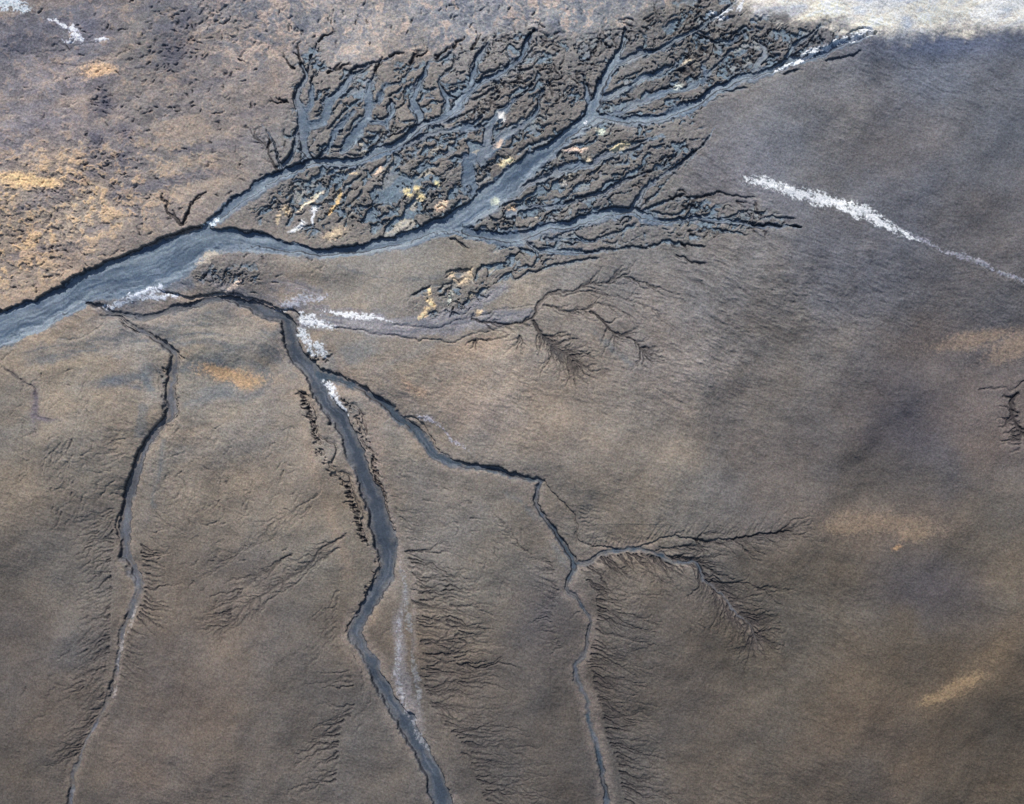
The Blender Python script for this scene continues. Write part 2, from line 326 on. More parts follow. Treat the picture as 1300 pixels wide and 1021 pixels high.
# both flanks of the east creek
feather([(640,665),(670,700),(700,720),(708,760),(700,790)], (220,190), (26,30), 4.2, 1.2, .18, spread=.4)
feather([(712,745),(705,790),(718,830)], (215,170), 26, 5, 1.1, .15)
feather([(560,700),(600,690),(640,700)], (60,80), 30, 8, 1.0, .1)
feather([(738,722),(760,760),(756,800),(750,840),(756,880),(770,930),(790,1000),(800,1060)], (22,14), (74,66), 2.8, 1.35, .25, br=.2, spread=.4)
feather([(745,835),(752,870),(760,900)], (15,30), (70,60), 3.5, 1.3, .22, br=.2)
feather([(745,720),(775,708),(810,703),(850,714)], (38,50), (60,54), 3.0, 1.5, .28, br=.26, spread=.42)
feather([(735,640),(738,670),(745,688)], (15,-10), (26,34), 3.5, 1.0, .13)
feather([(745,690),(790,694),(850,682),(930,680),(990,672)], (-60,-50), (20,26), 5, 1.1, .13)
feather([(845,706),(885,716),(900,740),(935,770),(955,800)], (20,10), (60,44), 3.2, 1.45, .3, br=.26, spread=.45)
feather([(885,724),(900,748),(925,772),(950,800)], (100,80), (40,30), 3.5, 1.3, .24, br=.26, spread=.5)
feather([(820,700),(900,690),(960,682),(1000,676)], (14,2), 46, 4, 1.4, .24, br=.2)
for a in (-.6, -.35, -.1, .15, .4, .7, 1.0, 1.3, 1.7, 2.1): grow(960, 812, a, 40, 1.5, .32, .34, .5)
for q in ((905,745),(925,765),(940,782),(950,796)):
    for a in (-.15, .1, .35, .6, 1.2, 1.6): grow(q[0], q[1], a, 46, 1.5, .3, .3, .45)
rill([(838,703),(862,714),(885,722),(900,744),(925,766),(944,786),(956,802),(964,816)], 2.2, .36, .6, 40, .5)
for a in (-.5, -.25, -.05, .15, .35): grow(985, 678, a, 46, 1.4, .28, .3, .4); grow(930, 684, a + .25, 50, 1.3, .26, .3, .4); grow(880, 686, a + .35, 44, 1.3, .26, .3, .4)
for a in (.1, .3, .5): grow(960, 745, a, 56, 1.3, .24, .22, .4)
# fan south of the hummocks
rill([(600,408),(640,410),(675,405),(680,390),(692,375),(715,368),(730,369),(750,360),(775,355),(800,355),(830,362)], 2.0, .3, .5, 26, .35)
rill([(692,375),(730,372),(760,372),(790,378),(815,388),(840,400)], 1.4, .22, .5, 26, .35)
rill([(688,390),(725,395),(745,394),(755,387),(780,390),(800,400)], 1.6, .25, .4, 26, .35)
rill([(750,397),(765,407),(775,420),(795,428),(812,437),(822,450)], 1.8, .32, .5, 24, .5)
for q in ((690,425),(700,436),(712,446),(728,458)):
    for a in (.1, .5, .9, 1.3): grow(q[0], q[1], a, 38, 1.4, .32, .36, .5)
rill([(676,408),(690,425),(705,440),(720,450),(728,462)], 2.2, .34, .6, 30, .5)
for a in (.2, .5, .8, 1.1, 1.4, 1.7): grow(722, 452, a, 38, 1.5, .32, .34, .5); grow(705, 440, a, 42, 1.4, .3, .3, .5)
for a in (-.1, .3, .7, 1.1, 1.5): grow(815, 440, a, 32, 1.4, .3, .32, .5); grow(778, 424, a + .4, 34, 1.2, .2, .3, .5)
for a in (1.2, 1.6, 2.0): grow(660, 425, a, 28, 1.3, .26, .3, .5)
for a in (2.6, 2.0, 1.4): grow(602, 434, a, 14, 1.2, .3, .3, .6)
rill([(425,417),(480,423),(520,431),(560,433),(600,426),(650,411),(672,405)], 1.3, .2)
rill([(500,412),(545,418),(590,408),(640,392),(690,388)], 1.2, .16)
rill([(-20,456),(0,466),(22,482),(38,492),(42,515),(46,528),(62,533)], 2.2, .14)
rill([(602,434),(625,432),(645,424)], 1.4, .25)
# small cuts on the north bank
rill([(237,286),(228,278),(218,273),(216,262),(210,256)], 1.8, .45, .3, 8); rill([(238,286),(246,268),(256,250),(262,246)], 2.0, .5, .3, 6)
rill([(356,220),(346,205),(338,190),(330,180),(322,166)], 1.6, .3, .5, 14, .8); rill([(338,190),(345,176),(340,166)], 1.6, .45, .3, 8, .8)
for p in [(372,88,-2.2),(380,78,-1.7),(404,50,-.5),(425,88,-.2),(418,94,-.6),(364,128,-2.8),(520,80,-.9),(526,72,-.5),(574,60,-.8),(600,62,-1.2),(556,72,-.9),(492,72,-.3),(478,94,-1.)]:
    grow(p[0], p[1], p[2], 22, 1.6, .5, .3, .6)
rill([(1300,500),(1290,515),(1296,540),(1310,560)], 3, .5, .6, 18, .9); feather([(1300,520),(1302,570)], 170, 24, 4, 1.5, .3)
rill([(1250,496),(1275,492),(1292,496)], 1.4, .2)
# serrated hollows along the middle creek
feather([(390,500),(400,540),(408,560)], 195, 9, 2.5, 1.2, .4); feather([(440,620),(455,655),(468,690)], 190, 10, 3, 1.3, .4); feather([(470,575),(484,640)], 40, 9, 4, 1.1, .3)
# headward dendrites in the marsh
for (p, n, L) in [([(790,52),(800,30),(830,15)], 14, 30), ([(676,40),(690,48),(700,60)], 10, 26), ([(610,68),(622,55),(640,45)], 10, 24), ([(740,110),(736,90),(744,66),(770,50)], 20, 30), ([(846,46),(870,30),(900,10)], 18, 30), ([(700,130),(690,100),(715,80)], 16, 34),
                  ([(860,84),(900,60),(940,40)], 20, 34), ([(930,98),(960,70),(990,50)], 18, 30), ([(1000,74),(1030,55),(1060,45)], 14, 26), ([(820,130),(850,110),(880,100)], 12, 24), ([(600,150),(630,130),(650,110)], 16, 26), ([(800,250),(830,215),(870,190)], 14, 30), ([(850,255),(900,250),(960,262)], 14, 30), ([(840,300),(880,296),(910,300)], 9, 26), ([(930,290),(970,294),(1005,292)], 9, 22)]:
    Q = smooth(p, 2)
    for k in range(n):
        q = Q[RNG.integers(len(Q))]
        grow(q[0] + RNG.normal(0, 5), q[1] + RNG.normal(0, 5), math.radians(-35 + RNG.normal(0, 55)) if p[0][1] < 240 else math.radians(RNG.normal(-5, 25)), L * (.4 + .5 * RNG.random()), 1.3, .26, .26, .7, .35)
# short dark clefts scattered over the rough ground
def dashes(cx, cy, rx, ry, n, ang, L=5.5, dep=.2, w=.9):
    if cy < 70 and cx > 380: n //= 2
    for k in range(n):
        x = cx + rx * RNG.normal(); y = cy + ry * RNG.normal(); a = math.radians(ang + RNG.normal(0, 22))
        if RNG.random() < .5: a += math.pi
        grow(x, y, a, L * (.4 + RNG.random()), w * (.6 + .7 * RNG.random()), dep * (.4 + .9 * RNG.random()), .12, .6, .3, 1)
for c_ in [(222,68,16,14,40,-30),(133,135,8,14,26,0),(122,180,10,9,18,-20),(158,202,9,7,20,10),(160,175,6,6,10,0),(112,30,16,10,14,-30),(185,98,14,10,16,-20),(235,30,20,14,30,-35),(195,140,20,10,16,-15),(230,125,14,10,14,-20),
          (60,350,45,24,50,-5),(30,300,30,40,40,0),(120,290,50,40,46,0),(200,250,50,40,34,-10),(90,240,60,20,26,0),(70,110,60,40,26,-5),(170,60,60,40,36,-15),(290,110,30,50,44,-30),(300,30,50,20,50,-40),(420,30,60,20,60,-70),(560,22,70,18,70,-80),(700,14,60,12,40,-60),(620,55,40,12,30,-60),(310,210,24,30,20,-30),(290,352,26,12,26,-20),(395,340,16,12,8,-20),(140,330,40,16,24,-10)]: dashes(*c_)
# creased mud on the lower flats
for c_ in [(70,520,40,26,26,140),(60,590,40,30,30,120),(100,640,30,24,24,125),(260,600,40,26,24,110),(300,650,40,26,30,150),(350,600,30,30,18,130),(400,800,30,30,20,120),(560,640,50,30,26,20),(620,720,30,30,20,70),(210,560,12,30,12,100),(250,700,30,40,26,150),(480,900,40,20,10,140),(820,790,50,30,26,40),(90,900,30,30,16,140)]: dashes(*c_, 16, .13, 1.1)
def raster_rills():
    for x0, y0, x1, y1, w, dep in SEGS:
        W_ = w + 1.0
        c = win(min(x0, x1), min(y0, y1), max(x0, x1), max(y0, y1), W_ + 3)
        x = WX[c] - x0; y = WY[c] - y0
        if x.size == 0: continue
        dx, dy = x1 - x0, y1 - y0
        t = np.clip((x * dx + y * dy) / (dx * dx + dy * dy + 1e-6), 0, 1)
        d = np.hypot(x - t * dx, y - t * dy)
        RL[c] = np.maximum(RL[c], 2.1 * dep * np.clip(1 - d / W_, 0, 1))
raster_rills()
print('rills', len(SEGS), round(time.time() - T0, 1))

# ------------------------------------------------------------------ areas
def poly(P, soft=8.0):
    """1 inside, 0 outside, soft edge, evaluated on the coarse grid"""
    P = np.array(P, float); x, y = XS, YS
    ins = np.zeros(x.shape, bool); D = np.full(x.shape, 1e9, np.float32)
    for (ax, ay), (bx, by) in zip(P, np.roll(P, -1, 0)):
        if ay != by:
            ins ^= ((ay > y) != (by > y)) & (x < (bx - ax) * (y - ay) / (by - ay) + ax)
        dx, dy = bx - ax, by - ay
        t = np.clip(((x - ax) * dx + (y - ay) * dy) / (dx * dx + dy * dy), 0, 1)
        D = np.minimum(D, np.hypot(x - ax - t * dx, y - ay - t * dy))
    return up(np.where(ins, D, -D).astype(np.float32))
def blob(cx, cy, rx, ry, ang=0, pw=1.0):
    a = math.radians(ang); m = max(rx, ry) * 2.6
    w = win(cx, cy, cx, cy, m)
    x = WX[w] - cx; y = WY[w] - cy
    u = (x * math.cos(a) + y * math.sin(a)) / rx; v = (-x * math.sin(a) + y * math.cos(a)) / ry
    return w, np.exp(-(u * u + v * v) * pw)
cell = np.maximum(np.gradient(GX)[None, :], np.gradient(GY)[:, None])
FINE = np.clip(1.6 * CELL / cell, 0, 1) ** 2; MED = np.clip(6 * CELL / cell, 0, 1) ** 2
N3 = FINE * fbm(X, Y, 3.2, 3, 11); N12 = MED * fbm(X, Y, 12, 3, 20); N40 = lo(40, 3, 31); N110 = lo(110, 3, 35)
FAR = 1 - sst(0, 700, np.maximum(np.maximum(-X, X - 1300), np.maximum(-Y, Y - 1021)))

marsh_sd = poly([(286,292),(300,272),(330,246),(348,224),(336,196),(352,180),(366,120),(374,70),(402,48),(425,84),(470,84),(500,74),(540,66),(575,54),(615,40),(660,28),(700,30),(745,36),(785,24),(850,2),(880,-30),(970,-40),(958,10),(985,24),(1060,34),(1112,42),(1106,58),(1050,82),(1000,96),(930,118),(905,132),(900,150),(918,160),(900,192),(866,222),(850,246),(900,246),(960,256),(1016,288),(1010,298),(950,300),(900,308),(850,316),(760,332),(700,346),(640,360),(620,400),(560,412),(515,404),(512,384),(545,362),(570,350),(610,338),(620,318),(600,312),(560,310),(500,304),(440,312),(400,316),(352,300),(318,292)]) + 7 * N12
knob_sd = poly([(232,348),(258,334),(300,334),(345,326),(356,342),(342,362),(318,378),(296,370),(268,372),(244,364)]) + 5 * N12
marsh_sd = np.maximum(marsh_sd, knob_sd)
marsh = sst(-6, 14, marsh_sd)
medge = sst(-2, 26, marsh_sd + 6 * N40) 
dense = up(np.clip(sum(np.exp(-(((XS - a) / c) ** 2 + ((YS - b) / d) ** 2)) for a, b, c, d in
      [(690,120,70,60),(870,50,80,45),(960,60,60,30),(1040,50,60,16),(800,190,70,40),(430,260,80,28),(540,230,60,40),(585,375,50,22),(300,352,50,18),(640,60,50,30),(880,110,60,30)]), 0, 1))

# micro-channels between the islands (two scales), cliffs facing away from the water's head
A1 = math.radians(-33)
WX2 = X + 7 * N12; WY2 = Y + 7 * fbm(X, Y, 14, 2, 44)
n1 = fbm(WX2, WY2, 9.0, 2, 50, A1, 3.0); n2 = fbm(WX2, WY2, 4.6, 2, 60, A1 + .15, 2.2)
def groove(n, thr): return np.clip(1 - np.abs(n) / thr, 0, 1)
def stepc(n, lo_, hi): return sst(0, .07, n - lo_) * (1 - sst(lo_, hi, n))      # sharp drop then slow recovery
opn = up(np.clip(sum(np.exp(-(((XS - a) / c) ** 2 + ((YS - b) / d) ** 2)) for a, b, c, d in
      [(430,258,75,30),(545,235,60,42),(480,285,90,16),(600,345,40,14),(640,325,50,14),(460,180,60,20),(590,375,50,26),(600,195,50,20),(720,215,70,24),(670,270,60,20),(890,262,60,14)]), 0, 1))
def carve(n, thr, k, soft_s):
    s = (n - thr) * k                                        # rough distance into the hollow
    gy_ = -np.gradient(n, axis=0) / CELL; gx_ = -np.gradient(n, axis=1) / CELL; g = np.hypot(gx_, gy_) + 1e-4
    lee = np.clip((gy_ * .9 + gx_ * .4) / g, 0, 1)
    return sst(0, 1, s / (1.3 + soft_s * lee))
n1 = n1 + .25 * N3; n2 = n2 + .2 * N3
m1 = carve(n1, .40 - .40 * opn, 8.0, 6.0) * (.7 + .25 * opn)
m2 = carve(n2, .52 - .24 * dense - .1 * opn, 5.0, 2.5) * (.4 + .3 * dense)
m3 = groove(n1 + .25, .10) * .45 * dense
marsh_cut = marsh * (.25 + .75 * medge) * np.maximum(np.maximum(m1, m2), m3)

# ------------------------------------------------------------------ heights
def bank(f, soft_s=5.0, jit=1.0):
    gy = up(np.gradient(f.sd[::KS, ::KS], axis=0) / (CELL * KS))
    sd = f.sd + jit * (.9 * N3 + .8 * N12)
    var = np.clip(.75 + .9 * N40 + .5 * N110, .15, 1.5)
    soft = 1.4 + soft_s * np.clip(gy * 1.2 + .25 * N40, 0, 1) + 2.5 * np.clip(-N40 + .2, 0, 1)
    return f.dep * np.clip(.6 + .45 * var, .5, 1.2) * sst(0, 1, (0.8 - sd) / (soft + .8)), sd
hr, sdr = bank(river, 13, .9); hm, sdm = bank(minor, 5, .8)
hc = [bank(creeks[0], 9, .5), bank(creeks[1], 4, .6), bank(creeks[2], 9, .4)]
cut = np.maximum(hr, hm)
for h, s in hc: cut = np.maximum(cut, h)
bed = sst(1.5, -2.0, np.minimum.reduce([sdr, sdm] + [s for h, s in hc]))
edge_fade = sst(0, 4, river.sd)
inside = sst(0, -4, np.minimum.reduce([sdr, sdm]))
slump = Field(20)
for l in ([(388,500,2),(396,530,4),(403,555,5),(410,580,4),(424,598,5),(436,615,4),(446,640,3),(457,668,3),(468,692,3)],[(440,508,2),(452,522,5),(458,545,5),(466,566,4),(474,585,4),(482,612,2),(489,645,2),(497,680,2)],
          [(478,712,3),(470,745,3),(458,772,4),(446,786,3)],[(203,470,3),(207,500,4),(207,532,3)],[(219,486,2),(221,520,3),(214,538,3)],[(396,452,3),(410,462,3),(418,452,3)]):
    slump.line(l, 0, 10)
slm = sst(3, -1, slump.sd + 2 * N12)
s2 = fbm(X + 3 * N12, Y, 4.2, 2, 66)
total = np.maximum(cut, SC * (1 - .55 * inside))
total = np.maximum(total, slm * carve(s2 + .2 * N3, .02, 4.0, 1.5) * .55)
total = np.maximum(total, (SC > .05) * (cut * .9 + SC * .35))
total = np.maximum(total, marsh_cut * (1 - inside) * .95)
total = total + RL * (1 - bed)

nw = up(np.clip(sst(430, 250, XS + .0 * YS) * sst(420, 330, YS + XS * .45), 0, 1)) * sst(2, 10, river.sd)   # rough north-west flat
nwl = nw * up(sst(330, 60, XS) * sst(150, 230, YS))
north = up(sst(150, 40, YS) * sst(200, 330, XS) * sst(1000, 850, XS)) * (1 - marsh)
hum = FINE * fbm(X + 5 * N12, Y + 3.5 * N12 - 3 * N3, 4.6, 3, 70, -0.08, 2.0)
hum2 = FINE * fbm(X, Y, 3.4, 2, 77, -.5, 1.6)
rip = FINE * fbm(X + 2 * N12, Y + 5 * N40, 2.6, 2, 81, math.radians(24), 3.2)
rip_w = up(np.exp(-(((XS - 1000) / 240) ** 2 + ((YS - 370) / 120) ** 2)) + .7 * np.exp(-(((XS - 1210) / 130) ** 2 + ((YS - 120) / 70) ** 2)) + .5 * np.exp(-(((XS - 700) / 200) ** 2 + ((YS - 480) / 60) ** 2)))
rip_w = rip_w + up(np.clip(.30 + .35 * fbm(XS, YS, 130, 2, 230), .05, .6))
fab = MED * fbm(X + 6 * N12, Y + 8 * N40, 7.0, 3, 240, math.radians(32), 2.2)
gully = up(np.exp(-(((XS - 860) / 150) ** 2 + ((YS - 760) / 80) ** 2)) + np.exp(-(((XS - 580) / 60) ** 2 + ((YS - 830) / 120) ** 2)) + np.exp(-(((XS - 140) / 70) ** 2 + ((YS - 760) / 130) ** 2)))
dcr = np.minimum.reduce([c.sd for c in creeks])
Z = 2.6 * lo(260, 2, 90) + 1.4 * N110 - .9 * np.exp(-np.clip(dcr, 0, 60) / 16.0) + .30 * N40 * (1 - bed)
Z = Z + .055 * N12 + N3 * (.024 + .085 * marsh + .02 * gully) * (1 - .6 * bed)
Z = Z + hum * (.24 * nwl + .10 * nw + .07 * north) + hum2 * (.05 * north + .05 * marsh * (1 - bed))
Z = Z + rip * .085 * rip_w * (1 - bed) + fab * (.10 * rip_w + .03) * (1 - bed) * (1 - marsh)
grain = FINE * fbm(X, Y, 1.5, 2, 95)
Z = Z + grain * (.042 - .024 * bed)
for cx, cy, rx, ry, an, hh in [(285,440,70,20,-6,1.1),(90,555,80,26,-20,1.3),(300,560,80,30,-15,1.4),(70,470,60,20,-8,.8),(620,520,110,34,14,1.2),(120,425,60,10,-14,.5),(400,345,90,14,0,.7),(350,650,70,26,-30,1.1),(60,700,50,40,0,1.0),(600,700,60,60,0,1.0),(840,600,160,50,10,1.2),(1000,700,120,40,0,.9),(280,860,80,40,-20,1.2),(680,850,30,60,0,.9),(1100,840,160,50,-15,1.1),(1150,480,120,30,20,1.0),(460,640,10,50,-12,.3)]:
    w, e = blob(cx, cy, rx, ry, an); Z[w] += hh * e * (1 - bed[w])
# current ripples and flow lines on the river bed
fl = pmap(lambda u, v: vn(u / 46, v / 2.6, 3) + .6 * vn(u / 20, v / 1.4, 4), river.u, river.v).astype(np.float32)
cr = pmap(lambda u, v, n: np.sin(u / 1.35 + .4 * v + 2.5 * n), river.u, river.v, N12)
Z = Z + bed * sst(1, -3, river.sd) * (.045 * fl + .03 * cr * sst(-.2, .5, N40))
Z = (Z - total) * (.15 + .85 * FAR) 
print('heights', round(time.time() - T0, 1))

# ------------------------------------------------------------------ sediment colour with shade painted in places
def lin(c):
    c = np.array(c, float) / 255; return np.where(c <= .04045, c / 12.92, ((c + .055) / 1.055) ** 2.4)
K = 0.70                      # daylight on level ground
CP = [(60,40,112,106,112),(200,60,108,105,109),(330,40,130,123,124),(450,30,150,140,136),(600,25,142,137,138),(800,10,132,129,130),(60,130,125,115,118),(150,200,126,115,114),
(80,260,160,138,118),(60,330,150,128,110),(200,330,138,122,112),(250,200,128,118,114),(300,130,133,121,116),(250,120,122,114,114),(420,350,126,115,105),(300,345,124,112,106),(100,450,132,119,106),(250,430,126,116,104),
(60,560,116,105,95),(60,700,98,89,83),(60,850,86,78,75),(200,900,90,80,76),(300,620,116,105,96),(350,540,130,116,104),(420,700,115,104,94),(300,800,94,85,81),(400,860,88,80,76),
(560,560,130,117,105),(600,470,140,125,113),(560,650,115,104,96),(600,750,103,94,87),(580,860,90,81,76),(700,540,118,107,99),(820,600,113,103,95),(650,700,110,99,90),(690,800,84,78,76),
(850,850,90,81,76),(850,420,116,107,103),(900,360,106,101,101),(930,230,106,103,109),(1000,130,102,100,104),(1200,80,90,92,102),(1250,160,86,86,93),(1150,200,90,88,94),(1250,280,90,86,89),
(1100,330,90,88,94),(1000,450,100,94,92),(1000,600,92,86,86),(1150,560,80,75,78),(1100,620,92,84,79),(1250,550,102,90,86),(1250,700,88,80,74),(1180,740,78,72,73),(1050,760,88,80,74),
(1000,850,84,76,70),(1150,850,84,74,66),(1280,900,76,67,60),(1100,960,84,74,68),(700,940,80,74,72),(600,340,122,114,106),(180,390,128,120,118),(650,150,118,110,106),(850,60,112,106,102),(480,250,120,114,110),(750,220,112,106,102),(880,280,110,106,104),(500,130,124,114,108),(1300,1080,74,66,60),(0,1080,80,74,72),(600,1080,86,78,74)]
num = np.zeros(XS.shape + (3,), np.float32); den = np.zeros(XS.shape, np.float32)
jx = XS + 25 * fbm(XS, YS, 60, 2, 15); jy = YS + 25 * fbm(XS, YS, 60, 2, 18)
for a, b, *c in CP:
    wt = 1 / (((jx - a) ** 2 + (jy - b) ** 2) / 3600 + .12) ** 2
    num += wt[..., None] * lin(c).astype(np.float32); den += wt
base = num / den[..., None] / K
lum = base.mean(-1, keepdims=True); base = (lum + (base - lum) * .80) * np.array([.98, 1.0, .975], np.float32)
col = np.stack([up(base[..., k]) for k in range(3)], -1)
def tint(m, c, k=1.0):
    global col
    c = (lin(c) / K).astype(np.float32)
    col += (m * k)[..., None] * (c - col)
def bump(m): col[...] *= (1 + m)[..., None]
bump(.05 * N40 + .05 * N12 + .07 * N110 + .10 * fab * rip_w * (1 - marsh) + .10 * rip * rip_w)
# warm / cool mottling
wc = lo(90, 5, 120, gain=.6)
col[..., 0] *= 1 + .06 * wc; col[..., 2] *= 1 - .07 * wc
br = up(sst(450, 800, YS) * (.5 + .5 * sst(600, 1100, XS))); col[..., 0] *= 1 + .03 * br; col[..., 2] *= 1 - .07 * br
# tan sand between the hummocks in the north-west
tint(sst(.05, .6, hum + .3 * N40) * np.clip(nwl, 0, 1), (205,170,125), .6)
tint(sst(.25, .8, hum) * nw, (170,145,122), .3)
tint(sst(.0, -.7, hum) * nw, (82,79,82), .5)
vs = MED * fbm(X + 9 * N12, Y + 14 * N40, 8, 4, 140, math.radians(100), 1.5, gain=.65) + .3 * N3
tint(sst(.1, .7, vs) * north, (188,165,148), .6); tint(sst(.0, -.6, vs) * north, (94,100,112), .6)
streak = lo(16, 3, 150, ang=math.radians(-12), stretch=6.0)
tint(sst(.2, .8, streak) * nw, (170,150,130), .35); tint(sst(-.2, -.8, streak) * nw, (92,92,104), .4)
# blue-grey silt tongues around the middle flats
sil = lo(20, 3, 160, ang=math.radians(-20), stretch=4.0)
mid = up(np.exp(-(((XS - 300) / 330) ** 2 + ((YS - 440) / 110) ** 2)))
tint(sst(.1, .8, sil) * mid, (98,106,112), .5); tint(sst(-.2, -.8, sil) * mid, (158,136,112), .35)
# islands of the marsh: weedy olive-brown tops
tint(marsh * sst(.0, .6, N3 + N12), (126,122,112), .35); tint(marsh * sst(.0, .7, -N3 + .4 * N12), (84,84,86), .35)
tint(marsh * sst(.2, .9, fbm(X, Y, 7, 2, 170)), (132,120,108), .3)
tint(marsh * (1 - np.clip(marsh_cut * 2, 0, 1)), (104,100,98), .45)
# channel floors
riv_bed = sst(1.2, -1.5, np.minimum(sdr, sdm))
rb = (80,95,110)
pal = lo(60, 3, 180)
tint(riv_bed, rb, .92)
big = pmap(lambda u, v: vn(u / 90, v / 6.0, 11) + .5 * vn(u / 40, v / 2.2, 2), river.u, river.v).astype(np.float32)
tint(riv_bed * sst(.0, .8, big), (128,138,144), .55); tint(riv_bed * sst(.0, -.8, big), (66,82,100), .55)
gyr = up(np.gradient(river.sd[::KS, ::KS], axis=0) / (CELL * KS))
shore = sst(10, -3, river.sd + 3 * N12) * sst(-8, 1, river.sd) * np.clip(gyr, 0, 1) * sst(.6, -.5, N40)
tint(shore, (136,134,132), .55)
tint(riv_bed * sst(.0, .9, fl), (126,138,148), .5); tint(riv_bed * sst(.0, -.9, fl), (66,84,104), .5)
tint(riv_bed * sst(.1, .8, pal) * sst(5, 0, minor.sd), (118,118,120), .4)
mfloor = marsh * (1 - riv_bed) * sst(.12, .42, np.maximum(marsh_cut, SC))
tint(mfloor, (100,116,128), .85)
tint(mfloor * sst(.45, .8, fbm(X, Y, 11, 2, 190, A1, 1.8)) * np.maximum(opn, .4 * dense), (182,170,150), .7)
tint(mfloor * sst(.2, .7, fbm(X, Y, 20, 3, 197, A1, 2.0)), (128,124,120), .6)
for i, (h, s) in enumerate(hc):
    b = sst(1.0, -1.5, s)
    tint(b, [(98,92,88),(84,86,90),(84,86,90)][i], [.45,.8,.6][i])
    tint(sst(-1, [-6,-9,-5][i], s + 2.5 * N12), [(68,74,84),(50,60,72),(52,66,78)][i], [.7,.88,.92][i])
    tint(b * sst(.1, .9, fbm(X, Y, 5, 3, 250 + i)), (70,76,84), .35)
    tint(b * sst(.1, .8, pmap(lambda u, v: vn(u / 30, v / 2.5, 6), creeks[i].u, creeks[i].v)), (104,108,116), .35)
tint(sst(8, 2, creeks[0].sd) * (1 - bed), (124,112,102), .3)
outwash = Field(40); outwash.line([(668,398,5),(640,402,9),(600,408,11),(560,413,12),(520,417,13),(480,415,12),(440,411,9),(400,410,6),(380,412,5)], 0)
outwash.line([(640,360,4),(610,385,7),(570,405,8),(530,412,9)], 0)
def stain(lines, c, k, soft=4, nz=3):
    f = Field(30)
    for l in lines: f.line(l, 0, 12)
    m = sst(soft, -soft, f.sd + nz * N12 + .8 * N3); tint(m * (1 - bed), c, k)
stain([[(225,470,3),(270,462,4),(320,462,4),(338,475,4),(335,492,4),(310,503,4),(270,505,3),(235,512,3)],[(120,492,3),(145,482,4),(165,476,3),(180,478,3),(190,492,3)],[(198,470,3),(207,500,4),(208,540,3)],
       [(207,560,2),(203,595,2),(195,618,2),(190,645,2)],[(372,400,4),(352,420,3),(340,440,3)],[(325,430,2),(350,452,2),(372,478,2)],[(180,520,6),(176,550,5)]], (90,96,100), .5)
stain([[(0,466,1.5),(22,482,2),(38,492,1.5),(42,515,2.5),(46,528,3),(60,533,2),(84,534,1)]], (82,76,78), .7, 2.5, 1)
stain([[(100,442,1),(150,434,1.5),(200,430,1),(260,424,1.5),(330,432,1)],[(60,450,1),(110,446,1),(150,452,1)],[(230,400,1.5),(280,396,1),(320,405,1)],[(430,342,1),(500,356,1),(560,352,1)]], (92,96,102), .5, 2.5, 2)
stain([[(445,505,2),(460,530,3),(472,565,3),(482,600,3),(494,650,4),(505,700,4),(509,735,4)],[(470,458,2),(500,490,3),(530,520,3),(560,545,3),(590,566,2)],[(520,690,1),(524,760,2),(528,830,2)]], (132,122,116), .45)
stain([[(385,540,4),(398,590,5),(410,640,5),(432,690,6),(440,730,7)],[(470,790,5),(485,750,4)],[(620,440,12),(560,450,10)],[(420,440,6),(440,470,6),(470,500,5)]], (142,124,108), .4, 6)
stain([[(752,420,2),(775,440,3),(800,460,3)],[(690,425,2),(710,450,3)],[(700,690,2),(720,720,2)],[(640,625,2),(665,640,2),(685,660,2)]], (92,98,102), .5)
stain([[(512,745,2),(506,800,6),(510,860,8),(524,920,9),(545,980,9),(600,1080,12)]], (122,118,120), .6, 6)
stain([[(524,800,1),(527,850,1),(530,890,1)]], (84,80,82), .5)
def wash(lines, c0, c1, c2, k):
    global col
    f = Field(40)
    for l in lines: f.line(l, 0, 14)
    m = sst(5, -6, f.sd + 5 * N12) * (1 - bed); q = pmap(lambda u, v: vn(u / 55, v / 3.2, 8) + .6 * vn(u / 30, v / 1.5, 9), f.u, f.v) + .4 * N12
    tint(m, c0, k); tint(m * sst(.1, .8, q), c1, k); tint(m * sst(-.1, -.8, q), c2, k)
wash([[(30,455,10),(90,440,16),(150,428,20),(230,418,22),(300,420,20),(345,440,14),(368,480,8)]], (116,112,108), (134,126,116), (88,92,96), .5)
wash([[(112,386,4),(150,382,7),(200,371,8),(238,358,8)]], (126,126,130), (158,158,164), (92,98,106), .65)
wash([[(258,350,4),(300,372,8),(350,384,8),(400,392,9),(450,398,7),(490,404,4)],[(350,360,8),(400,372,8)]], (122,117,118), (142,138,142), (98,98,104), .55)
ow = sst(4, -4, outwash.sd + 3 * N12)
ofl = pmap(lambda u, v: vn(u / 40, v / 2.6, 8) + .6 * vn(u / 22, v / 1.3, 9), outwash.u, outwash.v)
tint(ow, (126,124,127), .75); tint(ow * sst(.1, .8, ofl), (146,142,146), .5); tint(ow * sst(-.1, -.8, ofl), (84,90,102), .55)
# washed mud on the creek shoulders
for c in creeks[1:]: tint(sst(14, 2, c.sd) * (1 - bed) * sst(1.0, -.2, N40), (134,122,114), .35)
# bank shade painted near black into the steep cut faces
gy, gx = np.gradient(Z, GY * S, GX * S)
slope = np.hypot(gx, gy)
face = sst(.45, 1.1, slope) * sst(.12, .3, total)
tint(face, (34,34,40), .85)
tint(sst(.12, .5, RL) * (1 - bed), (48,45,46), .75)  # rill hollows painted dark to deepen their shade


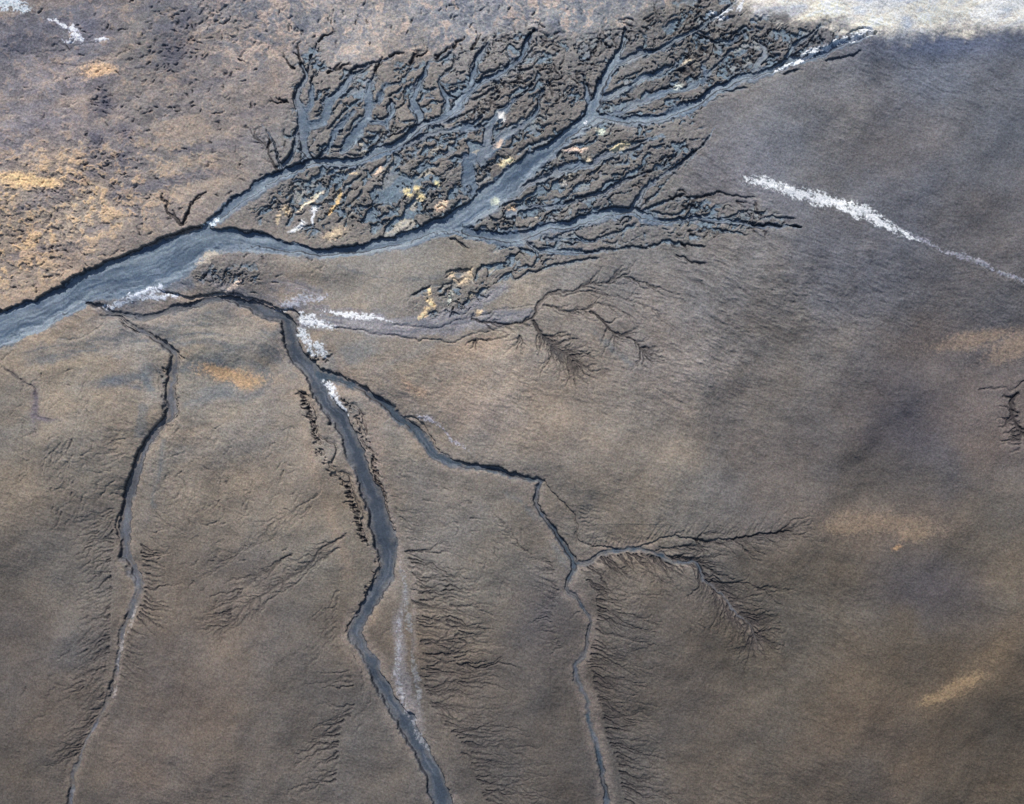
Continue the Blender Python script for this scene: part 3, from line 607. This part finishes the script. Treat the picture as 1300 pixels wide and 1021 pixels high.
# ------------------------------------------------------------------ regions, each a mesh of its own
ID = np.zeros(X.shape, np.int16)
REG = {0: dict(name='mudflat', label='wide brown and grey mudflat with fine rills around the tidal channels', kind='structure')}
def region(name, mask, label, cat=None, kind='structure', group=None, mat='mud'):
    i = max(REG) + 1
    ID[mask] = i; REG[i] = dict(name=name, label=label, cat=cat, kind=kind, group=group, mat=mat); return i
region('rough_mudflat', (nw + .25 * N12 > .5), 'rough tan speckled mudflat on the upper left bank of the broad channel')
region('eroded_marsh', (marsh_sd > 0), 'dark eroded marsh cut into long islands by branching channels')
cream_sd = poly([(936,-10),(955,-60),(1500,-300),(1700,-100),(1500,20),(1300,30),(1262,30),(1222,28),(1180,38),(1140,46),(1112,44),(1090,32),(1040,26),(990,22),(955,14)]) + 6 * N12 + 2 * N3
cs = MED * fbm(X, Y, 14, 4, 200, math.radians(-16), 3.0)
cm = sst(-14, 14, cream_sd + 4 * cs)
tint(cm, (214,206,192), .9); tint(cm * sst(.0, .7, cs), (246,234,206), .85); tint(cm * sst(-.1, -.8, cs), (158,170,186), .75); tint(cm * sst(.2, .9, fbm(X, Y, 5, 3, 260, math.radians(-14), 3.5)), (176,172,160), .5); tint(cm * sst(.1, .7, lo(30, 3, 266, ang=math.radians(-12), stretch=3.0)), (190,196,200), .5)
tint(cm * sst(1080, 960, X) * sst(-.3, .5, N12 - .2 * cs), (140,136,140), .6)
blue = up(np.exp(-(((XS - 1200) / 120) ** 2 + ((YS - 52 + .04 * (XS - 1200)) / 18) ** 2)))
tint(blue * (1 - cm), (72,82,106), .6)
region('sandbank', cream_sd > 0, 'cream coloured bank of bright sand across the upper right corner')
region('river_channel', (np.minimum(sdr, sdm) < .3), 'broad blue grey tidal channel with branching arms, floor of wet rippled silt', mat='wet')
region('creek', hc[0][1] < .3, 'narrow pale creek winding down the left side of the mudflat', mat='wet')
region('creek', hc[1][1] < .3, 'wide dark grey creek curving down the lower middle of the mudflat', mat='wet')
region('creek', hc[2][1] < .3, 'thin dark creek running right then down past the feathery gullies', mat='wet')

RGH = np.full(X.shape, .85, np.float32)
RGH -= .15 * riv_bed + .1 * bed
def biggest(mask):
    out = np.zeros(mask.shape, bool); r, c_ = np.nonzero(mask)
    if len(r) == 0: return out
    w = (slice(r.min(), r.max() + 1), slice(c_.min(), c_.max() + 1)); M = mask[w]
    left = M.copy(); best = None
    while left.any():
        k = np.argmax(left); cur = np.zeros(M.shape, bool); cur.flat[k] = True; n0 = 0
        while True:
            g = cur.copy()
            g[1:] |= cur[:-1]; g[:-1] |= cur[1:]; g[:, 1:] |= g[:, :-1]; g[:, :-1] |= g[:, 1:]
            g &= left; n = g.sum(); cur = g
            if n == n0: break
            n0 = n
        if best is None or cur.sum() > best.sum(): best = cur
        left &= ~cur
    out[w] = best; return out
def patch(name, blobs, c, label, cat, group, thr=.45, k=.9, rough=.35, amp=.03, nz=None, solid=.5, gf=1.0):
    m = np.zeros(X.shape, np.float32)
    for b in blobs:
        w, e = blob(*b[:5]); m[w] = np.maximum(m[w], e)
    n = N3 * rough + N12 * rough * .5 + (grain * .25 if nz is None else nz)
    a = sst(thr - .36, thr + .50, m + (n + gf * (.3 * N3 + .25 * grain)) * np.clip(m * 4, 0, 1))
    tint(a, c, k)
    tint(sst(.12, .95, m + .25 * grain * (m > .02)), c, k * .4)
    Z[...] += amp * a * FAR
    region(name, biggest(m + .3 * rough * N12 * (m > .1) > thr - .08), label, cat, 'structure' if cat is None else 'thing', group)
    return a
G1 = 'white salt crusts on the mud'; G2 = 'pale sand patches in the marsh'; G3 = 'pale silt patches on the open flat'
sp = .35 * grain + .65 * fbm(X, Y, 2.0, 2, 210, math.radians(20), 2.0)
P = patch
soft_later = []
P('salt_crust', [(975,236,26,5,14),(1010,246,26,6,12),(1050,256,34,7,14),(1085,268,24,6,22),(1110,282,26,5,30),(1145,297,18,2.5,24)], (236,240,240), 'long bright white streak of salt lying alone on the grey mudflat at right', 'salt crust', G1, .46, .85, .25, nz=.5 * sp, gf=.6)
P('salt_crust', [(1170,304,24,2,24),(1215,326,26,2.5,24),(1240,336,30,3,26),(1285,356,30,3,24),(1330,376,30,3,24)], (150,150,160), 'faint thin salt trail continuing to the right edge of the mudflat', 'salt crust', G1, .56, .5, .35, nz=.4 * sp)
P('salt_crust', [(1012,82,10,2,-25),(1032,72,9,2,-35),(1048,62,10,3,-30),(1065,55,12,3.5,-18),(1085,51,12,3.5,-14),(1102,43,10,4,10),(1030,68,12,1.6,-25),(1000,85,14,1.5,-20)], (222,230,240), 'broken white crust along the far upper right arm of the channel', 'salt crust', G1, .45, .9, .5, nz=.5 * sp)
P('salt_crust', [(430,397,13,1.8,6),(450,400,22,3.0,7),(478,405,16,1.2,8)], (240,242,246), 'bright white sliver of salt, pointed at its right end, above the creek bend', 'salt crust', G1, .4, .95, .2)
P('salt_crust', [(384,404,7,5,40),(394,410,10,4,15),(410,413,14,3,10),(396,402,9,2.4,10)], (226,232,240), 'white salt splash against the dark corner of the creek bend', 'salt crust', G1, .42, .9, .45, nz=.4 * sp)
P('salt_crust', [(384,424,6,7,60),(392,436,9,5,55),(405,440,7,5,30),(408,450,6,5,30),(396,448,6,3,50)], (214,222,230), 'speckled white salt just below the creek bend, beside the dark mud', 'salt crust', G1, .45, .85, .6, nz=.5 * sp)
P('salt_crust', [(416,489,9,3,40),(424,498,10,4.5,50),(431,508,9,3,62),(437,518,7,1.8,65)], (222,226,236), 'white wedge of salt in the fork between the two creeks', 'salt crust', G1, .4, .9, .3)
P('salt_crust', [(180,372,22,4,-14),(210,378,16,3,-4),(150,384,22,2.6,-14),(196,371,10,3,0),(184,378,14,3,-8)], (196,200,210), 'pale speckled salt bar beside the broad channel at left', 'salt crust', G1, .5, .75, .6, nz=.6 * sp)
P('salt_crust', [(8,4,18,7,-6),(26,10,10,3,0)], (200,214,226), 'white salt smear in the extreme upper left corner', 'salt crust', G1, .4, .85, .3)
P('salt_crust', [(92,36,7,5,20),(98,46,10,3.5,30),(74,30,14,2,25),(88,50,8,2,0),(132,48,8,1.6,-10)], (214,216,228), 'small white salt spot on the purple mud near the upper left corner', 'salt crust', G1, .45, .85, .4, nz=.3 * sp)
P('salt_crust', [(279,282,3,5,25),(272,286,6,2,0)], (205,220,235), 'tiny white salt spot where the two channel arms meet', 'salt crust', G1, .45, .8, .3)
P('salt_crust', [(908,14,6,2.2,0),(918,20,8,2,10),(922,12,5,2,0),(938,10,3,6,20)], (214,222,235), 'white salt specks at the upper end of the northern arm', 'salt crust', G1, .5, .85, .4)
P('salt_crust', [(504,826,3.5,14,8),(508,800,2.6,16,8),(503,850,4,14,0),(509,880,3.4,20,-12),(520,912,3.5,18,-24),(532,935,4,18,-30)], (136,136,140), 'long pale salt ribbon lying right of the wide lower creek', 'salt crust', G1, .5, .6, .6, nz=.55 * sp)
P('salt_crust', [(519,790,3,14,-10),(527,860,3,22,-4),(530,884,4,12,-8),(512,748,2.5,26,-6)], (126,128,130), 'second faint salt line parallel to the pale ribbon by the lower creek', 'salt crust', G1, .5, .45, .6, nz=.5 * sp)
P('salt_crust', [(150,822,2,14,18),(147,836,2,10,12),(166,790,2,14,18),(144,880,1.8,8,16)], (160,154,150), 'thin white salt thread in the lower part of the left creek', 'salt crust', G1, .62, .4, .5, nz=.4 * sp)
P('salt_crust', [(574,556,22,2,37),(545,534,14,2.4,37)], (172,172,184), 'pale salt line running beside the bend of the right hand creek', 'salt crust', G1, .45, .55, .3)
P('salt_crust', [(385,380,22,5,-8),(365,390,14,3,-14),(410,378,10,3,-20),(372,384,14,4,-4)], (166,168,178), 'washed grey salt bloom above the bright white sliver', 'salt crust', G1, .5, .55, .6, nz=.5 * sp)
P('salt_crust', [(742,152,2.2,1.8,0),(741,155,2,2,0)], (220,232,240), 'bright salt speck at the fork of the two northern arms', 'salt crust', G1, .5, .9, .1)
# sand
SANDS = [
 ([(428,297,12,4.5,-24),(418,300,7,4,-10)], (190,170,142), 'largest orange sand patch, at the lower edge of the marsh islands'),
 ([(431,248,3.4,8,6),(428,258,3,7,20),(421,268,2,6,25)], (204,172,122), 'upright orange sand patch shaped like a flame among marsh islands'),
 ([(400,248,10,2.2,-20),(392,256,8,2.2,-45),(384,266,6,2.2,-50)], (226,206,178), 'pale crescent of sand left of the orange flame patch'),
 ([(362,268,5,3,0),(355,278,3,6,10),(366,272,4,2,0)], (190,170,142), 'leftmost tan sand patch among the marsh islands'),
 ([(380,286,8,3,-40),(374,292,6,2,-20)], (226,226,224), 'whitish sand patch at the lower left of the marsh islands'),
 ([(399,266,3.6,3.6,0),(398,278,1.8,8,4)], (214,216,220), 'pale grey hook of sand between marsh islands'),
 ([(516,246,4,3.4,0),(530,244,5,4,20),(534,252,5,3,10),(522,250,4,2,0)], (206,186,140), 'cluster of tan sand in the middle of the marsh islands'),
 ([(556,236,3.6,3.4,0)], (208,196,148), 'small round yellow sand spot among the marsh islands'),
 ([(560,266,5,5,-40),(566,262,4,3,-40)], (220,186,158), 'pink sand patch above the bend of the broad channel'),
 ([(480,221,7,2.4,-45)], (212,184,160), 'slim pink sand patch in the northern marsh islands'),
 ([(448,300-80,6,1.6,12)], (196,176,146), 'little tan sand sliver beside the upper arm of the channel'),
 ([(645,206,7,4.5,-15),(640,210,5,4,0)], (216,198,160), 'pale sand patch on the left shore of the wide northern arm'),
 ([(632,184,9,2.8,-45)], (204,178,156), 'slanted tan sand patch above the wide northern arm'),
 ([(636,150,5,3.6,0),(640,154,4,3,0)], (206,202,196), 'greyish sand spot high on the marsh islands'),
 ([(628,256,5.5,3.6,-30)], (196,200,180), 'oval grey green sand bar in the middle of the broad channel'),
 ([(650,267,6,3,-8)], (222,186,150), 'orange oval sand patch just right of the grey green bar'),
 ([(786,187,11,3.8,-14),(794,182,8,3,-8)], (206,190,154), 'long cream sand patch below the fork, right of the broad arm'),
 ([(731,190,12,2.4,-4)], (200,176,160), 'flat pink sand strip below the fork, left of the long cream patch'),
 ([(763,166,6,3,20)], (190,196,180), 'pale green sand spot just below the fork of the northern arms'),
 ([(745,202,3.4,4,0)], (204,188,160), 'little square sand spot between dark marsh islands below the fork'),
 ([(862,104,5,4,-40)], (190,194,184), 'pale sand spot between the two right hand arms'),
 ([(872,76,7,2,-12)], (196,182,160), 'thin sand strip among the upper right marsh islands'),
 ([(590,356,7,5,-40),(596,350,5,5,0),(580,358,5,3,30),(575,351,4,4,0)], (190,170,142), 'tan sand hollow in the lower marsh clump'),
 ([(546,386,4,7,-35),(540,394,5,3,-50),(544,372,3,5,0),(536,402,2.6,7,35)], (212,184,144), 'branching tan sand patch left in the lower marsh clump'),
 ([(572,382,2.4,10,12)], (176,178,166), 'upright grey sand strip in the lower marsh clump'),
 ([(610,398,2.4,5,30)], (196,172,140), 'small sand sliver at the right of the lower marsh clump'),
 ([(290,476,38,9,8),(275,470,25,7,10),(310,484,20,8,0)], (166,136,104), 'large soft tan sand patch between left and middle creeks'),
 ([(126,88,22,7,4),(130,94,20,4,-8)], (192,160,128), 'soft tan sand patch on the upper left mudflat'),
 ([(40,228,34,7,4),(15,222,20,5,0),(60,232,14,4,0)], (204,172,130), 'wide orange sand patch at the left edge of the rough flat'),
 ([(300,362,12,2.4,-40),(294,368,8,2,-30)], (196,176,160), 'slim pinkish sand bar above the scarp, below the broad channel'),
 ([(270,326,14,3.4,-14),(262,334,12,2.2,-10)], (172,160,144), 'pale sand strip at the lower shore of the broad channel'),
]
for b, c, l in SANDS: P('sand_patch', b, c, l, 'sand patch', G2, .36, .82, .10, nz=.08 * grain, gf=.35)
SILT_GLOW = [  # broad pale ones: sky glow painted into the mud; small orange and pink: silt
 ([(1125,665,70,14,6),(1080,670,40,9,0),(1165,680,26,10,-10)], (130,112,92), 'soft pale sky glow painted on the dark flat at right', .5),
 ([(1141,699,7,4,-10)], (170,138,104), 'small orange silt spot under the soft pale painted glow', .45),
 ([(1207,882,28,7,-24),(1220,872,30,8,-24),(1190,888,20,7,-20)], (158,132,100), 'bright tan lens of sky glow painted near the lower right corner', .45),
 ([(1292,440,40,16,-20),(1250,430,60,12,-10)], (130,113,98), 'tan glow painted at the right edge of the flat', .5),
 ([(532,498,18,8,20),(520,488,10,5,30)], (156,132,112), 'small pinkish silt patch above the right hand creek', .5),
]
for b, c, l, th in SILT_GLOW: P('silt_glow_patch', b, c, l, 'silt patch', G3, th, .7, .18, amp=.01, nz=.05 * grain, gf=.15)
def soft(bl, c, k):
    for b in bl:
        w, e = blob(*b); cc = (lin(c) / K).astype(np.float32)
        col[w] += (e * k)[..., None] * (cc - col[w])
soft([(1125,665,110,30,4)], (112,98,86), .6); soft([(1207,882,60,20,-24),(1270,820,60,20,-50)], (112,96,78), .6)  # wide halos around the painted sky glow
soft([(1150,540,70,70,0),(1190,745,60,24,-10)], (72,68,72), .5); soft([(148,484,26,6,-12),(170,492,10,5,20)], (66,80,96), .6); soft([(185,480,10,22,-10)], (92,106,116), .5)  # first call paints soft shadow blotches into the right flat
soft([(690,780,34,60,0)], (76,74,78), .5); soft([(40,515,5,26,0),(52,531,14,4,10)], (96,90,104), .5)
soft([(600,520,60,30,20),(480,560,12,50,-12)], (140,122,110), .4)
soft([(300,500,70,10,-6)], (104,106,110), .35)
for (a, b, r) in [(133,135,12),(120,178,10),(158,202,9),(112,30,10),(222,68,20),(130,120,9),(160,175,8),(240,20,10)]: soft([(a,b,r,r*1.3,0)], (62,66,84), .5)
bump(.22 * grain * (1 - .4 * bed)); bump(.06 * N3)
col = np.clip(col, .012, .85)
ID[(np.abs(X - 650) > 710) | (np.abs(Y - 510) > 570)] = 0
print('colour', round(time.time() - T0, 1))

# ------------------------------------------------------------------ materials
def mud_material(name, bump_s, spec):
    m = bpy.data.materials.new(name); m.use_nodes = True
    nt = m.node_tree; N = nt.nodes; Lk = nt.links
    b = N['Principled BSDF']
    a = N.new('ShaderNodeAttribute'); a.attribute_name = 'sediment'
    r = N.new('ShaderNodeAttribute'); r.attribute_name = 'dryness'
    g = N.new('ShaderNodeNewGeometry')
    n1 = N.new('ShaderNodeTexNoise'); n1.inputs['Scale'].default_value = 3.2; n1.inputs['Detail'].default_value = 4; n1.inputs['Roughness'].default_value = .7
    n2 = N.new('ShaderNodeTexNoise'); n2.inputs['Scale'].default_value = 1.7; n2.inputs['Detail'].default_value = 3
    Lk.new(g.outputs['Position'], n1.inputs['Vector']); Lk.new(g.outputs['Position'], n2.inputs['Vector'])
    mr = N.new('ShaderNodeMapRange'); mr.inputs['From Min'].default_value = .25; mr.inputs['From Max'].default_value = .75
    mr.inputs['To Min'].default_value = .64; mr.inputs['To Max'].default_value = 1.38
    Lk.new(n1.outputs['Fac'], mr.inputs['Value'])
    hs = N.new('ShaderNodeMixRGB'); hs.blend_type = 'MULTIPLY'; hs.inputs['Fac'].default_value = 1
    Lk.new(a.outputs['Color'], hs.inputs['Color1']); Lk.new(mr.outputs['Result'], hs.inputs['Color2'])
    ov = N.new('ShaderNodeMixRGB'); ov.blend_type = 'OVERLAY'; ov.inputs['Fac'].default_value = .16
    Lk.new(hs.outputs['Color'], ov.inputs['Color1']); Lk.new(n2.outputs['Color'], ov.inputs['Color2'])
    Lk.new(ov.outputs['Color'], b.inputs['Base Color']); Lk.new(r.outputs['Fac'], b.inputs['Roughness'])
    b.inputs['Specular IOR Level'].default_value = spec
    bp = N.new('ShaderNodeBump'); bp.inputs['Strength'].default_value = bump_s; bp.inputs['Distance'].default_value = .12
    Lk.new(n1.outputs['Fac'], bp.inputs['Height']); Lk.new(bp.outputs['Normal'], b.inputs['Normal'])
    return m
MATS = {'mud': mud_material('drained_mud', .6, .2), 'wet': mud_material('wet_channel_silt', .3, .3)}

# ------------------------------------------------------------------ meshes
co = np.stack([(X - 650) * S, (510.5 - Y) * S, Z], -1).reshape(-1, 3).astype(np.float32)
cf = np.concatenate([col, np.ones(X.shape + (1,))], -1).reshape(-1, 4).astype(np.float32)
rf = RGH.reshape(-1)
FID = ID[:-1, :-1]
def build(i, d):
    rr, cc = np.nonzero(FID == i)
    if len(rr) < 6: return
    a = (rr * NX + cc).astype(np.int64)
    f = np.stack([a, a + NX, a + NX + 1, a + 1], -1)
    u, inv = np.unique(f.reshape(-1), return_inverse=True)
    me = bpy.data.meshes.new(d['name'])
    me.vertices.add(len(u)); me.vertices.foreach_set('co', co[u].reshape(-1))
    me.loops.add(len(inv)); me.loops.foreach_set('vertex_index', inv.astype(np.int32).reshape(-1))
    me.polygons.add(len(f)); me.polygons.foreach_set('loop_start', np.arange(0, 4 * len(f), 4, dtype=np.int32))
    me.update(calc_edges=True)
    ca = me.attributes.new('sediment', 'FLOAT_COLOR', 'POINT'); ca.data.foreach_set('color', cf[u].reshape(-1))
    ra = me.attributes.new('dryness', 'FLOAT', 'POINT'); ra.data.foreach_set('value', rf[u])
    me.materials.append(MATS[d.get('mat', 'mud')])
    o = bpy.data.objects.new(d['name'], me); bpy.context.scene.collection.objects.link(o)
    o['label'] = d['label']; o['kind'] = d['kind']
    if d.get('cat'): o['category'] = d['cat']
    if d.get('group'): o['group'] = d['group']
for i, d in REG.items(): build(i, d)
print('meshes', round(time.time() - T0, 1))

# ------------------------------------------------------------------ light and camera
EL, AZ = math.radians(35), math.radians(-20)      # azimuth clockwise from north (top of the picture)
sc = bpy.context.scene
w = bpy.data.worlds.new('World'); sc.world = w; w.use_nodes = True
sky = w.node_tree.nodes.new('ShaderNodeTexSky'); sky.sky_type = 'NISHITA'; sky.sun_disc = False
sky.sun_elevation = EL; sky.sun_rotation = AZ
bg = w.node_tree.nodes['Background']; bg.inputs['Strength'].default_value = .1
w.node_tree.links.new(sky.outputs['Color'], bg.inputs['Color'])
from mathutils import Vector
sv = Vector((math.sin(AZ) * math.cos(EL), math.cos(AZ) * math.cos(EL), math.sin(EL)))
L = bpy.data.lights.new('sun', 'SUN'); L.energy = 4.0; L.angle = math.radians(.6); L.color = (1, .965, .92)
lo_ = bpy.data.objects.new('sun', L); lo_.rotation_euler = sv.to_track_quat('Z', 'Y').to_euler(); lo_.location = (0, 0, 300)
sc.collection.objects.link(lo_)
c = bpy.data.cameras.new('camera'); c.sensor_fit = 'HORIZONTAL'; c.sensor_width = 36; c.lens = 28
H = 1300 * S * 28 / 36
co_ = bpy.data.objects.new('camera', c); co_.location = (0, 0, H); c.clip_end = 20000; c.clip_start = 1
sc.collection.objects.link(co_); sc.camera = co_
sc.view_settings.view_transform = 'Standard'; sc.view_settings.look = 'None'; sc.view_settings.gamma = 1
sc.view_settings.exposure = 0
